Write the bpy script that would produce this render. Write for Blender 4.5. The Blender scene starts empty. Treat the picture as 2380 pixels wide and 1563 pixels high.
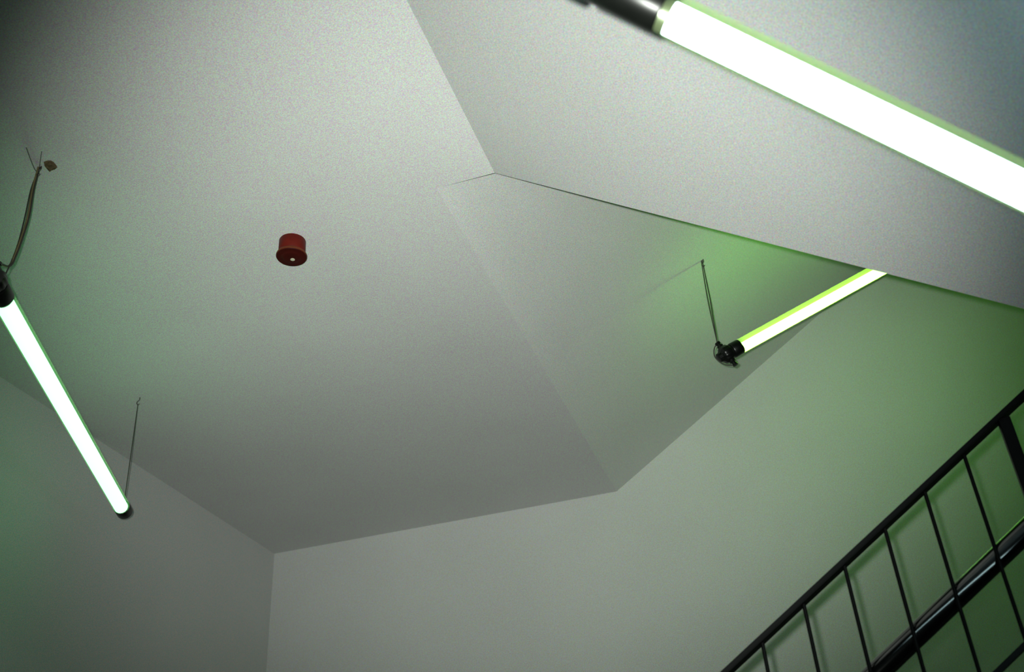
import bpy, bmesh, math, random
from mathutils import Vector, Matrix
random.seed(4)
S = bpy.context.scene
COL = S.collection

# ------------------------------------------------------------------ camera, flash, world, exposure
RIGHT = Vector((0.95043668, 0.30508895, -0.05992377))
DOWN = Vector((-0.21242965, 0.49646256, -0.84166417))
FWD = Vector((-0.22703253, 0.81267808, 0.53666616))
EYE = Vector((0.0, 0.0, 1.0))                       # 1.4 m above the step the photographer stands on
cd = bpy.data.cameras.new('camera')
cd.sensor_fit = 'HORIZONTAL'
cd.sensor_width = 36.0
cd.lens = 36.0 * 2340.77 / 2380.0
cd.clip_start = 0.02
cd.dof.use_dof = True
cd.dof.focus_distance = 3.1
cd.dof.aperture_fstop = 4.0
cam = bpy.data.objects.new('camera', cd)
COL.objects.link(cam)
M = Matrix((RIGHT, -DOWN, -FWD)).transposed().to_4x4()
M.translation = EYE
cam.matrix_world = M
S.camera = cam

# the flash on the camera's shoe: a little to the left of and above the lens
fl = bpy.data.lights.new('camera_flash', 'SPOT')
fl.energy = 485.0
fl.color = (0.935, 1.0, 0.91)
fl.spot_size = math.radians(61)
fl.spot_blend = 1.0
fl.shadow_soft_size = 0.012
fo = bpy.data.objects.new('camera_flash', fl)
COL.objects.link(fo)
MF = M.copy()
aim = (FWD - 0.002 * RIGHT - 0.018 * DOWN).normalized()
q = aim.to_track_quat('-Z', 'Y')
MF = q.to_matrix().to_4x4()
MF.translation = EYE - RIGHT * 0.036 - DOWN * 0.028
fo.matrix_world = MF

# the three fluorescent tubes each have their own fitted tint and strength: (emission colour, strength)
TUBE_LANDING = ((0.26, 1.0, 0.38), 3.5)
TUBE_FAR = ((0.24, 1.0, 0.10), 16.5)
TUBE_NEAR = ((0.58, 0.78, 1.0), 13.5)

w = bpy.data.worlds.new('world')
S.world = w
w.use_nodes = True
w.node_tree.nodes['Background'].inputs[0].default_value = (0.5, 0.6, 0.55, 1)
w.node_tree.nodes['Background'].inputs[1].default_value = 0.0

S.view_settings.view_transform = 'Standard'
S.view_settings.look = 'None'
S.view_settings.gamma = 1.0
S.view_settings.use_curve_mapping = False
S.view_settings.exposure = 0.0
S.cycles.use_denoising = True
S.cycles.sample_clamp_indirect = 2.0
S.cycles.max_bounces = 8
S.cycles.diffuse_bounces = 4
S.cycles.transparent_max_bounces = 12


# ------------------------------------------------------------------ materials
def mat(name):
    m = bpy.data.materials.new(name)
    m.use_nodes = True
    nt = m.node_tree
    return m, nt, nt.nodes['Principled BSDF']


def paint_mat(name, col, rough=0.75, scale=9.0, var=0.05, bump=0.12, speckle=0.8):
    m, nt, b = mat(name)
    N, L = nt.nodes, nt.links
    tc = N.new('ShaderNodeTexCoord')
    n1 = N.new('ShaderNodeTexNoise'); n1.inputs['Scale'].default_value = scale * 0.2; n1.inputs['Detail'].default_value = 5
    n2 = N.new('ShaderNodeTexNoise'); n2.inputs['Scale'].default_value = scale * 26; n2.inputs['Detail'].default_value = 2
    L.new(tc.outputs['Object'], n1.inputs['Vector']); L.new(tc.outputs['Object'], n2.inputs['Vector'])
    r = N.new('ShaderNodeMapRange')
    r.inputs['From Min'].default_value = 0.3; r.inputs['From Max'].default_value = 0.7
    r.inputs['To Min'].default_value = 1 - var; r.inputs['To Max'].default_value = 1 + var * 0.3
    L.new(n1.outputs['Fac'], r.inputs['Value'])
    mx = N.new('ShaderNodeMix'); mx.data_type = 'RGBA'; mx.blend_type = 'MULTIPLY'
    mx.inputs['Factor'].default_value = 1
    mx.inputs['A'].default_value = (*col, 1)
    L.new(r.outputs['Result'], mx.inputs['B'])
    # fine colour speckle laid over the paint, imitating film grain
    n3 = N.new('ShaderNodeTexNoise'); n3.inputs['Scale'].default_value = 330; n3.inputs['Detail'].default_value = 2
    L.new(tc.outputs['Object'], n3.inputs['Vector'])
    sp = N.new('ShaderNodeMix'); sp.data_type = 'RGBA'; sp.blend_type = 'OVERLAY'
    sp.inputs['Factor'].default_value = speckle
    L.new(mx.outputs['Result'], sp.inputs['A'])
    L.new(n3.outputs['Color'], sp.inputs['B'])
    L.new(sp.outputs['Result'], b.inputs['Base Color'])
    b.inputs['Roughness'].default_value = rough
    b.inputs['Specular IOR Level'].default_value = 0.15
    bp = N.new('ShaderNodeBump'); bp.inputs['Strength'].default_value = bump; bp.inputs['Distance'].default_value = 0.0015
    L.new(n2.outputs['Fac'], bp.inputs['Height'])
    L.new(bp.outputs['Normal'], b.inputs['Normal'])
    return m


def plain_mat(name, col, rough=0.5, metal=0.0, spec=0.5, var=0.15, scale=40):
    m, nt, b = mat(name)
    N, L = nt.nodes, nt.links
    tc = N.new('ShaderNodeTexCoord')
    n1 = N.new('ShaderNodeTexNoise'); n1.inputs['Scale'].default_value = scale; n1.inputs['Detail'].default_value = 4
    L.new(tc.outputs['Object'], n1.inputs['Vector'])
    r = N.new('ShaderNodeValToRGB')
    r.color_ramp.elements[0].position = 0.3; r.color_ramp.elements[1].position = 0.7
    r.color_ramp.elements[0].color = (*[c * (1 - var) for c in col], 1)
    r.color_ramp.elements[1].color = (*[min(1, c * (1 + var)) for c in col], 1)
    L.new(n1.outputs['Fac'], r.inputs['Fac'])
    L.new(r.outputs['Color'], b.inputs['Base Color'])
    b.inputs['Roughness'].default_value = rough
    b.inputs['Metallic'].default_value = metal
    b.inputs['Specular IOR Level'].default_value = spec
    return m


PAINT = paint_mat('white_wall_paint', (0.52, 0.52, 0.515))
DARKPAINT = paint_mat('dark_green_paint', (0.06, 0.08, 0.065))  # for the unseen right and front walls, made dark to cut bounced light
SOFFIT = paint_mat('white_soffit_paint', (0.52, 0.52, 0.515))
STONE = paint_mat('dark_terrazzo', (0.07, 0.07, 0.068), 0.5, 40, 0.25, 0.05)  # unseen floor and lower flights, darkened so less light bounces back
BLACK = plain_mat('black_plastic', (0.003, 0.0035, 0.003), 0.35, 0.0, 0.3)
RAILPAINT = plain_mat('black_gloss_paint', (0.002, 0.002, 0.002), 0.115, 0.0, 0.5)
RAILPAINT.node_tree.nodes['Principled BSDF'].inputs['IOR'].default_value = 1.75
RODPAINT = plain_mat('black_satin_paint', (0.002, 0.002, 0.002), 0.5, 0.0, 0.1)
STEEL = plain_mat('lamp_cap_metal', (0.55, 0.55, 0.56), 0.3, 0.9)
CORD = plain_mat('dark_cord', (0.035, 0.036, 0.028), 0.7)
CABLE = plain_mat('ochre_cable', (0.16, 0.13, 0.06), 0.6)
WIRE = plain_mat('grey_wire', (0.10, 0.105, 0.095), 0.6)
HOOK = plain_mat('dull_hook_metal', (0.08, 0.08, 0.07), 0.5, 0.6)
RED = plain_mat('dark_red_plastic', (0.085, 0.005, 0.002), 0.5, 0.0, 0.15)
REDFACE = plain_mat('maroon_plastic', (0.034, 0.003, 0.002), 0.5, 0.0, 0.15)
REDRIM = plain_mat('brown_red_rim', (0.105, 0.022, 0.006), 0.5, 0.0, 0.15)
LENS = plain_mat('pale_lens', (0.42, 0.40, 0.30), 0.4)
SCAR = plain_mat('brown_plaster', (0.115, 0.075, 0.045), 0.9, 0, 0.1, 0.45, 160)


def tube_mat(name, light):
    m, nt, b = mat(name)
    b.inputs['Base Color'].default_value = (0.9, 0.9, 0.88, 1)
    b.inputs['Emission Color'].default_value = (*light[0], 1)
    b.inputs['Emission Strength'].default_value = light[1]
    return m


LIT_LANDING = tube_mat('lit_fluorescent_landing', TUBE_LANDING)
LIT_FAR = tube_mat('lit_fluorescent_far', TUBE_FAR)
LIT_NEAR = tube_mat('lit_fluorescent_near', TUBE_NEAR)


def sleeve_mat(name, clear, haze, amount):
    m = bpy.data.materials.new(name)
    m.use_nodes = True
    nt = m.node_tree
    nt.nodes.clear()
    o = nt.nodes.new('ShaderNodeOutputMaterial')
    tr = nt.nodes.new('ShaderNodeBsdfTransparent'); tr.inputs[0].default_value = (*clear, 1)
    tl = nt.nodes.new('ShaderNodeBsdfTranslucent'); tl.inputs[0].default_value = (*haze, 1)
    gl = nt.nodes.new('ShaderNodeBsdfGlossy'); gl.inputs['Roughness'].default_value = 0.12
    m1 = nt.nodes.new('ShaderNodeMixShader'); m1.inputs[0].default_value = amount
    m2 = nt.nodes.new('ShaderNodeMixShader'); m2.inputs[0].default_value = 0.03
    nt.links.new(tr.outputs[0], m1.inputs[1]); nt.links.new(tl.outputs[0], m1.inputs[2])
    nt.links.new(m1.outputs[0], m2.inputs[1]); nt.links.new(gl.outputs[0], m2.inputs[2])
    nt.links.new(m2.outputs[0], o.inputs['Surface'])
    return m


SLEEVE_LANDING = sleeve_mat('clear_sleeve_landing', (0.96, 0.98, 0.94), (0.75, 0.85, 0.55), 0.10)
SLEEVE_FAR = sleeve_mat('clear_sleeve_far', (0.95, 0.97, 0.88), (1.0, 0.58, 0.42), 0.20)
SLEEVE_NEAR = sleeve_mat('clear_sleeve_near', (0.88, 0.97, 0.80), (0.60, 0.75, 0.22), 0.05)


# ------------------------------------------------------------------ mesh helpers (world coordinates)
def link(name, bm, material, parent=None, smooth=False):
    bmesh.ops.recalc_face_normals(bm, faces=bm.faces)
    me = bpy.data.meshes.new(name)
    bm.to_mesh(me); bm.free()
    me.materials.append(material)
    if smooth:
        for p in me.polygons:
            p.use_smooth = True
        try:
            me.set_sharp_from_angle(angle=math.radians(38))
        except Exception:
            pass
    ob = bpy.data.objects.new(name, me)
    COL.objects.link(ob)
    if parent is not None:
        ob.parent = parent
        me.transform(Matrix.Translation(-(parent_world(parent))))
    return ob


def parent_world(p):
    v = Vector(p.location)
    while p.parent is not None:
        p = p.parent
        v = v + Vector(p.location)
    return v


def thing(name, label, cat, loc, group=None):
    e = bpy.data.objects.new(name, None)
    e.empty_display_size = 0.1
    COL.objects.link(e)
    e.location = loc
    e['label'] = label
    e['category'] = cat
    if group:
        e['group'] = group
    return e


def structure(ob):
    ob['kind'] = 'structure'
    return ob


def add_box(bm, lo, hi):
    vs = [bm.verts.new((x, y, z)) for x in (lo[0], hi[0]) for y in (lo[1], hi[1]) for z in (lo[2], hi[2])]
    for f in ((0, 1, 3, 2), (4, 6, 7, 5), (0, 4, 5, 1), (2, 3, 7, 6), (0, 2, 6, 4), (1, 5, 7, 3)):
        bm.faces.new([vs[i] for i in f])


def add_prism(bm, poly, axis, a, b):
    """extrude a closed 2-D outline along an axis ('y': outline in x,z ; 'z': outline in x,y)"""
    def pt(p, t):
        return (p[0], t, p[1]) if axis == 'y' else (p[0], p[1], t)
    A = [bm.verts.new(pt(p, a)) for p in poly]
    B = [bm.verts.new(pt(p, b)) for p in poly]
    n = len(poly)
    for i in range(n):
        bm.faces.new((A[i], A[(i + 1) % n], B[(i + 1) % n], B[i]))
    bm.faces.new(A); bm.faces.new(B)


def frame(u):
    u = u.normalized()
    h = Vector((0, 0, 1)) if abs(u.z) < 0.95 else Vector((0, 1, 0))
    s = u.cross(h).normalized()
    t = s.cross(u).normalized()
    return u, s, t                                   # t points as far up as it can


def add_lathe(bm, origin, axis, profile, seg=32, ripple=0.0, teeth=0):
    """profile: (distance along axis, radius)"""
    u, s, t = frame(Vector(axis))
    rings = []
    for d, r in profile:
        if r <= 1e-6:
            rings.append([bm.verts.new(origin + u * d)])
        else:
            ring = []
            for k in range(seg):
                a = 2 * math.pi * k / seg
                rr = r * (1 + ripple * math.cos(teeth * a)) if teeth else r
                ring.append(bm.verts.new(origin + u * d + (s * math.cos(a) + t * math.sin(a)) * rr))
            rings.append(ring)
    for A, B in zip(rings, rings[1:]):
        if len(A) == 1 and len(B) == 1:
            continue
        for k in range(seg):
            k2 = (k + 1) % seg
            if len(A) == 1:
                bm.faces.new((A[0], B[k2], B[k]))
            elif len(B) == 1:
                bm.faces.new((A[k], A[k2], B[0]))
            else:
                bm.faces.new((A[k], A[k2], B[k2], B[k]))


def add_cord(bm, pts, r, seg=8):
    pts = [Vector(p) for p in pts]
    rings = []
    ref = None
    for i, p in enumerate(pts):
        d = (pts[min(i + 1, len(pts) - 1)] - pts[max(i - 1, 0)]).normalized()
        if ref is None:
            ref = d.orthogonal().normalized()
        s = (ref - d * ref.dot(d)).normalized()
        ref = s
        t = d.cross(s)
        rings.append([bm.verts.new(p + (s * math.cos(2 * math.pi * k / seg) + t * math.sin(2 * math.pi * k / seg)) * r) for k in range(seg)])
    for A, B in zip(rings, rings[1:]):
        for k in range(seg):
            bm.faces.new((A[k], A[(k + 1) % seg], B[(k + 1) % seg], B[k]))
    bm.faces.new(rings[0]); bm.faces.new(rings[-1])


def spline(pts, n=10):
    """Catmull-Rom through the points"""
    P = [Vector(p) for p in pts]
    P = [P[0] * 2 - P[1]] + P + [P[-1] * 2 - P[-2]]
    out = []
    for i in range(1, len(P) - 2):
        for k in range(n):
            t = k / n
            a, b_, c, d = P[i - 1], P[i], P[i + 1], P[i + 2]
            out.append(0.5 * ((2 * b_) + (c - a) * t + (2 * a - 5 * b_ + 4 * c - d) * t * t + (3 * b_ - a - 3 * c + d) * t ** 3))
    out.append(P[-2])
    return out


# ------------------------------------------------------------------ the stairwell
XL, XR = -2.562, 3.40            # left wall, far right wall
Y0, YE, YW = -0.46, 2.049, 4.370 # wall behind the camera, line between the two flights, back wall
FLOOR_H = 3.10
ZL = 2.90                        # underside of the upper half-landing
XB, XA = -0.764, -0.589          # where the soffits of the flights meet the landing
SB, SA = 0.658, 0.664            # their slopes
T = 0.18


def one_box(name, lo, hi, m):
    bm = bmesh.new()
    add_box(bm, lo, hi)
    return structure(link(name, bm, m))


one_box('wall_left', (XL - T, Y0 - T, -1.75), (XL, YW + T, 5.6), PAINT)
one_box('wall_back', (XL, YW, -1.75), (XR, YW + T, 5.6), PAINT)
one_box('wall_right', (XR, Y0 - T, -1.75), (XR + T, YW + T, 5.6), DARKPAINT)
one_box('wall_front', (XL, Y0 - T, -1.75), (XR, Y0, 5.6), DARKPAINT)


def landing(name, zb, ztop, m):
    bm = bmesh.new()
    add_prism(bm, [(XL, Y0), (XA, Y0), (XA, YE), (XB, YE), (XB, YW), (XL, YW)], 'z', zb, ztop)
    return structure(link(name, bm, m))


landing('ceiling', ZL, ZL + 0.20, SOFFIT)
landing('floor', -0.20, 0.0, STONE)

NR = 10
RISE = FLOOR_H / 2 / NR
GO = 0.2356


def flight_up(name, dz, x0=-0.75, m=None):
    """the flight along the back wall: rises to the right"""
    top = [(x0, ZL + 0.20 + dz)]
    for k in range(NR):
        top.append((x0 + GO * k, ZL + 0.20 + dz + RISE * (k + 1)))
        top.append((x0 + GO * (k + 1) if k < NR - 1 else XR, ZL + 0.20 + dz + RISE * (k + 1)))
    ztop = ZL + 0.20 + dz + RISE * NR
    xe = XB + (ztop - 0.2 - ZL - dz) / SB
    poly = [(XB, ZL + dz), (XB, ZL + 0.2 + dz)] + top + [(XR, ztop - 0.20), (xe, ztop - 0.20)]
    bm = bmesh.new()
    add_prism(bm, poly, 'y', YE, YW)
    return structure(link(name, bm, m or SOFFIT))


def flight_down(name, dz, x0=-0.42, m=None):
    """the flight over the photographer: falls to the right"""
    zt = ZL + 0.20 + dz
    top = [(XA, zt)]
    for k in range(NR):
        top.append((x0 + GO * k, zt - RISE * k))
        top.append((x0 + GO * k, zt - RISE * (k + 1)))
    ze = zt - RISE * NR
    top.append((XR, ze))
    xe = XA + (ZL + dz - (ze - 0.20)) / SA
    poly = top + [(XR, ze - 0.20), (xe, ze - 0.20), (XA, ZL + dz)]
    bm = bmesh.new()
    add_prism(bm, poly, 'y', Y0, YE)
    return structure(link(name, bm, m or SOFFIT))


flight_up('stairs_upper_back', 0.0)
flight_down('stairs_upper_front', 0.0)
flight_up('stairs_lower_back', -FLOOR_H, m=STONE)
flight_down('stairs_lower_front', -FLOOR_H, m=STONE)

# patch of broken brown plaster beside the left lamp's cable
bm = bmesh.new()
c = Vector((-1.686, 1.582, ZL))
ring = [(-1.6909, 1.5648), (-1.6835, 1.5641), (-1.6769, 1.5645), (-1.671, 1.5675), (-1.6678, 1.5739), (-1.6693, 1.5844), (-1.6718, 1.5946),
        (-1.6838, 1.5991), (-1.6918, 1.5988), (-1.7022, 1.6012), (-1.7013, 1.5931), (-1.7005, 1.5869), (-1.699, 1.5782)]
A = [bm.verts.new((x, y, ZL + 0.001)) for x, y in ring]
B = [bm.verts.new((x, y, ZL - 0.0015)) for x, y in ring]
D = [bm.verts.new((c.x + (x - c.x) * 0.6, c.y + (y - c.y) * 0.6, ZL - 0.003)) for x, y in ring]
for k in range(len(ring)):
    k2 = (k + 1) % len(ring)
    bm.faces.new((A[k], A[k2], B[k2], B[k])); bm.faces.new((B[k], B[k2], D[k2], D[k]))
bm.faces.new(D); bm.faces.new(A)
sc = link('plaster_patch', bm, SCAR, bpy.data.objects['ceiling'])
sc['label'] = 'small brown patch of bare plaster'


# ------------------------------------------------------------------ red ceiling alarm
AL = Vector((-1.2508, 2.1128, ZL))
al = thing('ceiling_alarm', 'small dark red round alarm fixed to the white landing ceiling', 'alarm', AL)
bm = bmesh.new()
add_lathe(bm, AL + Vector((0, 0, 0)), (0, 0, -1), [(0, 0), (0, 0.0385), (0.002, 0.0395), (0.046, 0.0395), (0.048, 0.038), (0.048, 0)], 48)
link('alarm_body', bm, RED, al, True)
bm = bmesh.new()
add_lathe(bm, AL, (0, 0, -1), [(0.0478, 0.030), (0.048, 0.0405), (0.050, 0.0435), (0.0545, 0.0452), (0.0575, 0.0452), (0.0585, 0.0448), (0.0585, 0.030)], 48)
rim = link('rim', bm, REDRIM, al, True)
rim['label'] = 'brownish red flared rim'
bm = bmesh.new()
add_lathe(bm, AL, (0, 0, -1), [(0.0575, 0.0449), (0.0605, 0.0436), (0.0612, 0.040), (0.0605, 0.029), (0.0615, 0.0275), (0.0625, 0.020), (0.0628, 0)], 48)
face = link('face_plate', bm, REDFACE, al, True)
face['label'] = 'darker maroon underside with a raised ring'
bm = bmesh.new()
add_lathe(bm, AL + Vector((-0.0005, 0.0085, -0.0620)), (0, 0, -1), [(0, 0.0068), (0.0015, 0.0068), (0.0026, 0.005), (0.003, 0)], 24)
link('indicator_lens', bm, LENS, al, True)['label'] = 'pale cream indicator dot'


# ------------------------------------------------------------------ hanging tube lamps
RS = 0.0275


def tube_lamp(label, lit, e1, e2, up1, up2, sleeve, rt, collar=0.040, ring_len=0.010, cord=True, double=True, hook=True, loop=True, lower_knob=True):
    """e1: sleeve end with the screwed cap and cable, e2: plain cap; up1/up2: fixing points on the soffit"""
    e1, e2, up1, up2 = Vector(e1), Vector(e2), Vector(up1), Vector(up2)
    t = thing('hanging_tube_lamp', label, 'lamp', (e1 + e2) / 2, 'sleeved tube lamps hung under the stairs')
    RT = rt
    u, s, v = frame(e2 - e1)
    Ln = (e2 - e1).length
    # clear sleeve
    bm = bmesh.new()
    add_lathe(bm, e1, u, [(0, RS), (Ln, RS)], 40)
    link('sleeve', bm, sleeve, t, True)['label'] = 'clear yellowish green protective sleeve'
    # the tube lies at the bottom of the sleeve
    a = e1 - v * (RS - RT - 0.0012)
    bm = bmesh.new()
    add_lathe(bm, a, u, [(0.006, 0), (0.006, RT), (Ln - 0.006, RT), (Ln - 0.006, 0)], 32)
    lamp = link('lamp_tube', bm, lit, t, True)
    lamp['label'] = 'glowing white fluorescent tube'
    for org, d in ((a, u), (a + u * Ln, -u)):
        bm = bmesh.new()
        add_lathe(bm, org, d, [(-0.012, 0), (-0.012, RT * 0.9), (-0.010, RT + 0.0006), (ring_len, RT + 0.0006), (ring_len + 0.0005, RT - 0.001)], 32)
        link('end_ring', bm, STEEL, lamp, True)['label'] = 'silver metal tube end'
    # screwed cap at the cable end
    w_ = -u
    bm = bmesh.new()
    add_lathe(bm, e1, w_, [(-0.006, RS - 0.001), (-0.006, 0.0275), (-0.003, 0.0285), (collar, 0.0285), (collar + 0.003, 0.0265), (collar + 0.004, 0.0225), (collar + 0.012, 0.0225)], 40)
    cap = link('end_cap', bm, BLACK, t, True)
    e1 = e1 + w_ * (collar - 0.040)
    bm = bmesh.new()
    add_lathe(bm, e1, w_, [(0.052, 0.0225), (0.053, 0.0300), (0.057, 0.0325), (0.078, 0.0325), (0.084, 0.029), (0.090, 0.019), (0.102, 0.0165), (0.104, 0)], 48, 0.035, 12)
    link('screw_ring', bm, BLACK, cap, True)
    for sg in ((1, -1) if lower_knob else (1,)):
        k0 = e1 + w_ * 0.066 + v * 0.029 * sg
        bm = bmesh.new()
        add_lathe(bm, k0, v * sg, [(0, 0.012), (0.010, 0.012), (0.011, 0.008), (0.018, 0.008), (0.019, 0.0105), (0.026, 0.0105), (0.028, 0)], 16)
        link('knob', bm, BLACK, cap, True)
    top1 = e1 + w_ * 0.066 + v * 0.055
    bot1 = e1 + w_ * 0.070 - v * 0.045
    if loop:
        bm = bmesh.new()
        add_cord(bm, spline([top1, top1 + w_ * 0.026 - v * 0.016, top1 + w_ * 0.044 - v * 0.046, top1 + w_ * 0.036 - v * 0.084, bot1 + w_ * 0.004 - v * 0.006, bot1]), 0.0022)
        link('cable_loop', bm, CORD, t, True)
    # suspension at the cable end
    bm = bmesh.new()
    if not cord:
        pass
    elif double:
        add_cord(bm, [up1, up1.lerp(top1, 0.5) + Vector((0.003, 0.0, 0)), top1], 0.0020)
        add_cord(bm, spline([up1 + Vector((-0.004, 0, 0)), up1.lerp(top1, 0.5) + Vector((-0.006, 0.0, 0)), top1]), 0.0018)
    else:
        add_cord(bm, [up1, top1], 0.0016)
    if cord:
        link('cord', bm, CORD, t, True)
    else:
        bm.free()
    # plain cap at the far end with a thin string
    bm = bmesh.new()
    add_lathe(bm, e2, u, [(-0.005, RS - 0.001), (-0.005, 0.0265), (-0.002, 0.0275), (0.040, 0.0270), (0.046, 0.024), (0.047, 0)], 40)
    cap2 = link('end_cap', bm, BLACK, t, True)
    eye = e2 + u * 0.016 + v * 0.036
    bm = bmesh.new()
    ringp = [e2 + u * 0.016 + v * 0.032 + (v * math.cos(q_) + u * math.sin(q_)) * 0.006 for q_ in [2 * math.pi * k / 14 for k in range(15)]]
    add_cord(bm, ringp, 0.0014, 6)
    link('eyelet', bm, HOOK, cap2, True)
    bm = bmesh.new()
    add_cord(bm, [up2 + Vector((0, 0, -0.03)), eye], 0.0016, 8)
    link('cord', bm, CORD, t, True)
    if hook:
        for p in (up1, up2):
            bm = bmesh.new()
            hk = [p + Vector((0.004, 0, 0.004)), p + Vector((0.004, 0, -0.010)), p + Vector((-0.004, 0, -0.016)), p + Vector((-0.005, 0, -0.024)), p + Vector((0.001, 0, -0.031)), p + Vector((0.006, 0, -0.026))]
            add_cord(bm, spline(hk, 5), 0.0018, 6)
            link('hook', bm, HOOK, t, True)
    return t, top1, w_, v


def soffit_b(x):
    return ZL + SB * (x - XB)


def soffit_a(x):
    return ZL - SA * (x - XA)


# lamp over the landing, by the left wall
L1, L2 = (-1.7367, 1.5840, 2.4878), (-2.2284, 2.7500, 2.4705)
lampL, topL, wL, vL = tube_lamp('lit tube lamp hung across the landing, its lower end near the left wall', LIT_LANDING, L1, L2,
                                (-1.713, 1.5772, ZL), (-2.2177, 2.7347, ZL), SLEEVE_LANDING, 0.0225, cord=False)
path = [Vector(p) for p in [(-1.713, 1.5772, 2.899), (-1.7184, 1.5815, 2.8254), (-1.7171, 1.587, 2.7431), (-1.7182, 1.585, 2.6711),
                            (-1.7215, 1.5818, 2.6093), (-1.7268, 1.5779, 2.5757), (-1.7299, 1.5588, 2.5661), (-1.7359, 1.534, 2.5639)]]
bm = bmesh.new()
add_cord(bm, spline([p + Vector((-0.004, -0.001, 0)) for p in path]), 0.0028)
link('cable', bm, CABLE, lampL, True)['label'] = 'ochre supply cable'
bm = bmesh.new()
add_cord(bm, spline(path), 0.0022)
link('cord', bm, CORD, lampL, True)
bm = bmesh.new()
add_cord(bm, spline([(-1.7207, 1.5809, 2.8905), (-1.7292, 1.582, 2.8293), (-1.7311, 1.5866, 2.7471), (-1.7277, 1.584, 2.6593), (-1.7276, 1.5782, 2.5936), (-1.7243, 1.5665, 2.5381)]), 0.0018)
link('cord', bm, CORD, lampL, True)
for wp, r_ in (([(-1.6962, 1.5041, ZL), (-1.7108, 1.5375, 2.896), (-1.7218, 1.569, 2.890), (-1.7207, 1.5809, 2.885)], 0.0013),
               ([(-1.6695, 1.5302, ZL), (-1.6925, 1.554, 2.898), (-1.7139, 1.5766, 2.8975)], 0.0010)):
    bm = bmesh.new()
    add_cord(bm, spline(wp), r_)
    link('loose_wire', bm, WIRE, lampL, True)['label'] = 'thin grey loose wire'

# lamp under the flight along the back wall
B1, B2 = Vector((-0.0581, 3.2459, 2.88)), Vector((-0.0581, 3.2459, 2.88)) + Vector((0.8411, 0.2748, 0.4658)).normalized() * 1.25
lampB, *_ = tube_lamp('lit tube lamp hung under the far flight, partly hidden by the near flight', LIT_FAR, B1, B2,
                      (-0.1243, 3.2826, soffit_b(-0.1243)), (B2.x, B2.y, soffit_b(B2.x)), SLEEVE_FAR, 0.0180, collar=0.028)
# lamp right above the photographer
A1 = Vector((-0.0251, 0.8699, 2.0013))
A2 = A1 + Vector((0.7587, 0.4166, -0.5008)).normalized() * 1.25
lampA, *_ = tube_lamp('large bright tube lamp nearest the camera, hung under the near flight', LIT_NEAR, A1, A2,
                      (A1.x - 0.05, A1.y - 0.03, soffit_a(A1.x - 0.05)), (A2.x, A2.y, soffit_a(A2.x)), SLEEVE_NEAR, 0.0205,
                      collar=0.085, ring_len=0.018, lower_knob=False)


# ------------------------------------------------------------------ stair railing on the flight below
SR = 0.672
YR = 2.11
rail = thing('stair_railing', 'black metal stair railing with thin bars rising to the right', 'railing', (0.42, YR, 0.95))
X0, X1 = -0.80, 1.52


def slant_box(bm, za, y0, y1, th, x0=X0, x1=X1):
    """flat bar following the pitch; za: height of its underside at x = 0"""
    vs = []
    for x in (x0, x1):
        for y in (y0, y1):
            for z in (0, th):
                vs.append(bm.verts.new((x, y, za + SR * x + z)))
    for f in ((0, 1, 3, 2), (4, 6, 7, 5), (0, 4, 5, 1), (2, 3, 7, 6), (0, 2, 6, 4), (1, 5, 7, 3)):
        bm.faces.new([vs[i] for i in f])


bm = bmesh.new()
slant_box(bm, 1.613, YR - 0.020, YR + 0.020, 0.013)
bmesh.ops.bevel(bm, geom=bm.edges[:], offset=0.002, segments=2, affect='EDGES')
link('top_bar', bm, RODPAINT, rail, True)
for za in (1.217, 0.800):
    bm = bmesh.new()
    slant_box(bm, za, YR - 0.015, YR + 0.015, 0.012)
    link('lower_bar', bm, RODPAINT, rail)
# round handrail on the inner side of the bars, on little brackets
YH = YR + 0.004 + 0.022
bm = bmesh.new()
ZH = 1.396
add_lathe(bm, Vector((X0, YH, ZH + SR * X0)), Vector((1, 0, SR)), [(0, 0), (0, 0.020), (0.002, 0.0215), ((X1 - X0) * math.hypot(1, SR) - 0.002, 0.0215), ((X1 - X0) * math.hypot(1, SR), 0.020), ((X1 - X0) * math.hypot(1, SR), 0)], 40)
link('handrail', bm, RAILPAINT, rail, True)['label'] = 'glossy black round handrail'
STEP = 0.0955
for k in range(-7, 17):
    x = -0.1125 + STEP * k
    post = (k - 6) % 10 == 0
    bm = bmesh.new()
    if post:
        zb = 0.65 + SR * x - 0.25 if x < 0.6 else 0.65 + SR * x - 0.25
        add_box(bm, (x - 0.0125, YR - 0.0125, zb), (x + 0.0125, YR + 0.0035, 1.612 + SR * x))
        bmesh.ops.bevel(bm, geom=bm.edges[:], offset=0.0015, segments=1, affect='EDGES')
        link('post', bm, RODPAINT, rail)
    else:
        add_lathe(bm, Vector((x, YR, 0.806 + SR * x)), (0, 0, 1), [(0, 0), (0, 0.004), (0.812, 0.004), (0.812, 0)], 12)
        link('baluster', bm, RODPAINT, rail, True)
